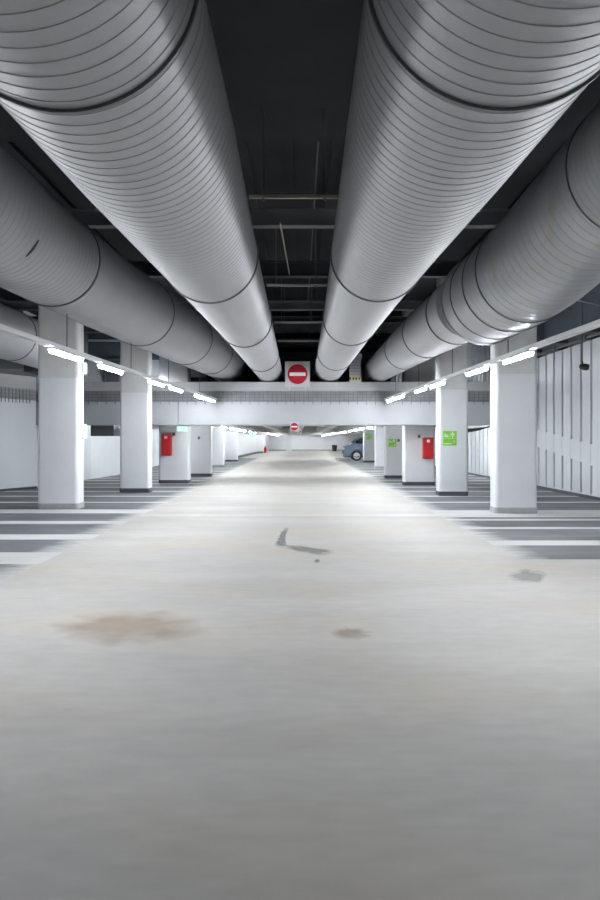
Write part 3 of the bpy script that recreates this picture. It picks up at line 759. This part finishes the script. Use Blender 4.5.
# ------------------------------------------------------------------ far objects
def car():
    Y0 = 51.6; X0 = 3.2
    t = empty('car', (X0+2.0, Y0+.9, 0)); tag(t, 'dark blue grey car parked nose to the lane behind the farthest right column', 'car')
    # side outline (x, z), nose at left
    low = [(.02, .42), (.0, .62), (.02, .90), (.08, 1.06), (.40, 1.16), (.85, 1.21), (1.30, 1.22), (3.7, 1.22), (3.95, 1.05), (4.0, .75), (3.98, .42), (3.7, .30),
           (3.62, .30), (3.60, .52), (3.48, .68), (3.28, .76), (3.08, .68), (2.96, .52), (2.94, .28), (1.32, .28), (1.30, .52), (1.18, .68), (.95, .77), (.72, .70), (.58, .52), (.56, .30), (.12, .30)]
    def body(pts, y0, y1, tp=0.0):
        b = bmesh.new(); P = [(X0+x, z) for x, z in pts]
        prism(b, P, y0, y1, 'y'); fixn(b)
        ed = [e for e in b.edges if abs(e.verts[0].co.y-e.verts[1].co.y) < 1e-5]
        bmesh.ops.bevel(b, geom=ed, offset=.05, segments=3, affect='EDGES'); return b
    bd = part('body', body(low, Y0, Y0+1.82), M['carpaint'], t, 35)
    cab = [(.36, 1.12), (.58, 1.28), (.98, 1.60), (1.32, 1.70), (3.2, 1.68), (3.72, 1.45), (3.9, 1.10)]
    b = bmesh.new(); A = []
    for yy, sh in ((Y0+.03, 0), (Y0+1.79, 0)):
        A.append([b.verts.new((X0+x, yy+(1 if yy < Y0+.9 else -1)*max(0, (z-1.1))*.38, z)) for x, z in cab])
    n = len(cab)
    for i in range(n): b.faces.new((A[0][i], A[0][(i+1) % n], A[1][(i+1) % n], A[1][i]))
    b.faces.new(A[0][::-1]); b.faces.new(A[1]); fixn(b)
    part('cabin', b, M['carpaint'], t, 25)
    win = [(.72, 1.26), (1.08, 1.56), (1.40, 1.63), (2.32, 1.63), (2.32, 1.24)]
    win2 = [(2.40, 1.24), (2.40, 1.63), (3.15, 1.61), (3.45, 1.46), (3.6, 1.26)]
    for k, wn in enumerate((win, win2)):
        b = bmesh.new(); pts = [Vector((X0+x, Y0+.012+(z-1.1)*.38, z)) for x, z in wn]; pts2 = [p_+Vector((0, .03, 0)) for p_ in pts]
        va = [b.verts.new(p_) for p_ in pts]; vb = [b.verts.new(p_) for p_ in pts2]; m_ = len(va)
        for i in range(m_): b.faces.new((va[i], va[(i+1) % m_], vb[(i+1) % m_], vb[i]))
        b.faces.new(va); b.faces.new(vb[::-1]); part('side_window', fixn(b), M['glass'], t)
    b = bmesh.new(); q = [(1.10, 1.19), (1.60, 1.585)]
    v = [b.verts.new(p_) for p_ in ((X0+.56, Y0+.16, 1.26), (X0+.56, Y0+1.66, 1.26), (X0+.95, Y0+1.5, 1.575), (X0+.95, Y0+.32, 1.575))]
    b.faces.new(v); r_ = bmesh.ops.extrude_face_region(b, geom=b.faces[:]); bmesh.ops.translate(b, verts=[e for e in r_['geom'] if isinstance(e, bmesh.types.BMVert)], vec=(-.03, 0, .03))
    part('windscreen', fixn(b), M['glass'], t)
    for wx in (.94, 3.28):
        for wy, s in ((Y0+.02, -1), (Y0+1.80, 1)):
            b = bmesh.new(); lathe(b, (X0+wx, wy-s*.22, .36), (0, s, 0), [(0, .30), (.02, .345), (.19, .36), (.23, .34), (.235, .25), (.20, .24)], 28)
            w_ = part('wheel', fixn(b), M['tyre'], t, 35)
            b = bmesh.new(); lathe(b, (X0+wx, wy-s*.22, .36), (0, s, 0), [(.19, .235), (.225, .235), (.228, .20), (.212, .195)], 28)
            lathe(b, (X0+wx, wy-s*.22, .36), (0, s, 0), [(.19, .05), (.225, .05), (.228, .03)], 12)
            for k in range(5):
                a_ = 2*math.pi*k/5; ca, sa = math.cos(a_), math.sin(a_)
                tube(b, (X0+wx+ca*.03, wy-s*.005, .36+sa*.03), (X0+wx+ca*.21, wy-s*.005, .36+sa*.21), .022, 6)
            part('rim', fixn(b), M['rim'], w_, 35)
    for yy in (Y0+.04, Y0+1.44):
        b = bmesh.new(); box(b, X0-.02, X0+.34, yy, yy+.34, .80, .95, bev=.03); part('headlamp', fixn(b), M['lens'], t)
    b = bmesh.new(); box(b, X0-.03, X0+.05, Y0+.42, Y0+1.40, .52, .78, bev=.02); part('front_grille', fixn(b), M['black'], t)
    b = bmesh.new(); box(b, X0-.045, X0-.02, Y0+.65, Y0+1.17, .42, .53); part('number_plate', fixn(b), M['signwhite'], t)
    b = bmesh.new(); box(b, X0+.74, X0+.88, Y0-.18, Y0+.07, 1.20, 1.36, bev=.03); part('wing_mirror', fixn(b), M['carpaint'], t)
    b = bmesh.new(); box(b, X0+.05, X0+3.9, Y0+.02, Y0+1.8, .24, .34, bev=.02); part('sill', fixn(b), M['black'], t)
car()
# wheel stop in front of the car
b = bmesh.new(); box(b, 2.75, 2.95, 51.4, 53.4, 0, .12, bev=.03); o = link('wheel_stop', fixn(b), M['white'], None); tag(o, 'low white kerb block on the floor in front of the parked car', 'kerb')
# extinguisher far left
x, y = -3.95, 84.0
t = empty('fire_extinguisher', (x, y, 0)); tag(t, 'tiny red extinguisher standing at the end of the far left wall', 'fire extinguisher')
b = bmesh.new(); lathe(b, (x, y, .0), (0, 0, 1), [(0, .12), (.05, .14), (.55, .14), (.64, .10), (.68, .04)], 20); part('cylinder', fixn(b), M['red'], t, 40)
b = bmesh.new(); box(b, x-.08, x+.08, y-.03, y+.03, .68, .75, bev=.01); part('valve', fixn(b), M['black'], t)
b = bmesh.new(); tube(b, (x+.06, y-.03, .70), (x+.17, y-.06, .3), .02, 6); part('hose', fixn(b), M['black'], t)
# dark bin far right
t = empty('waste_bin', (4.7, 95, 0)); tag(t, 'small dark bin by the right end of the far wall', 'bin')
b = bmesh.new(); lathe(b, (4.7, 95, 0), (0, 0, 1), [(0, .28), (.75, .36), (.78, .36)], 20); part('body', fixn(b), M['black'], t, 40)
b = bmesh.new(); lathe(b, (4.7, 95, .78), (0, 0, 1), [(0, .38), (.05, .38), (.12, .2)], 20); part('lid', fixn(b), M['midsteel'], t, 40)

# ------------------------------------------------------------------ world, camera
w = bpy.data.worlds.new('World'); bpy.context.scene.world = w; w.use_nodes = True
w.node_tree.nodes['Background'].inputs['Color'].default_value = (.35, .40, .48, 1)
w.node_tree.nodes['Background'].inputs['Strength'].default_value = .12
cam = bpy.data.cameras.new('camera'); co = bpy.data.objects.new('camera', cam); C.objects.link(co)
co.location = (0, 0, H); co.rotation_euler = (math.radians(90), 0, 0)
cam.sensor_fit = 'VERTICAL'; cam.sensor_height = 36; cam.lens = 36*F/900
cam.shift_x = (300-VX)/900; cam.shift_y = (HY-450)/900
cam.clip_end = 300
sc = bpy.context.scene; sc.camera = co
sc.view_settings.view_transform = 'Standard'; sc.view_settings.look = 'None'
sc.view_settings.exposure = 1.42; sc.view_settings.gamma = 1
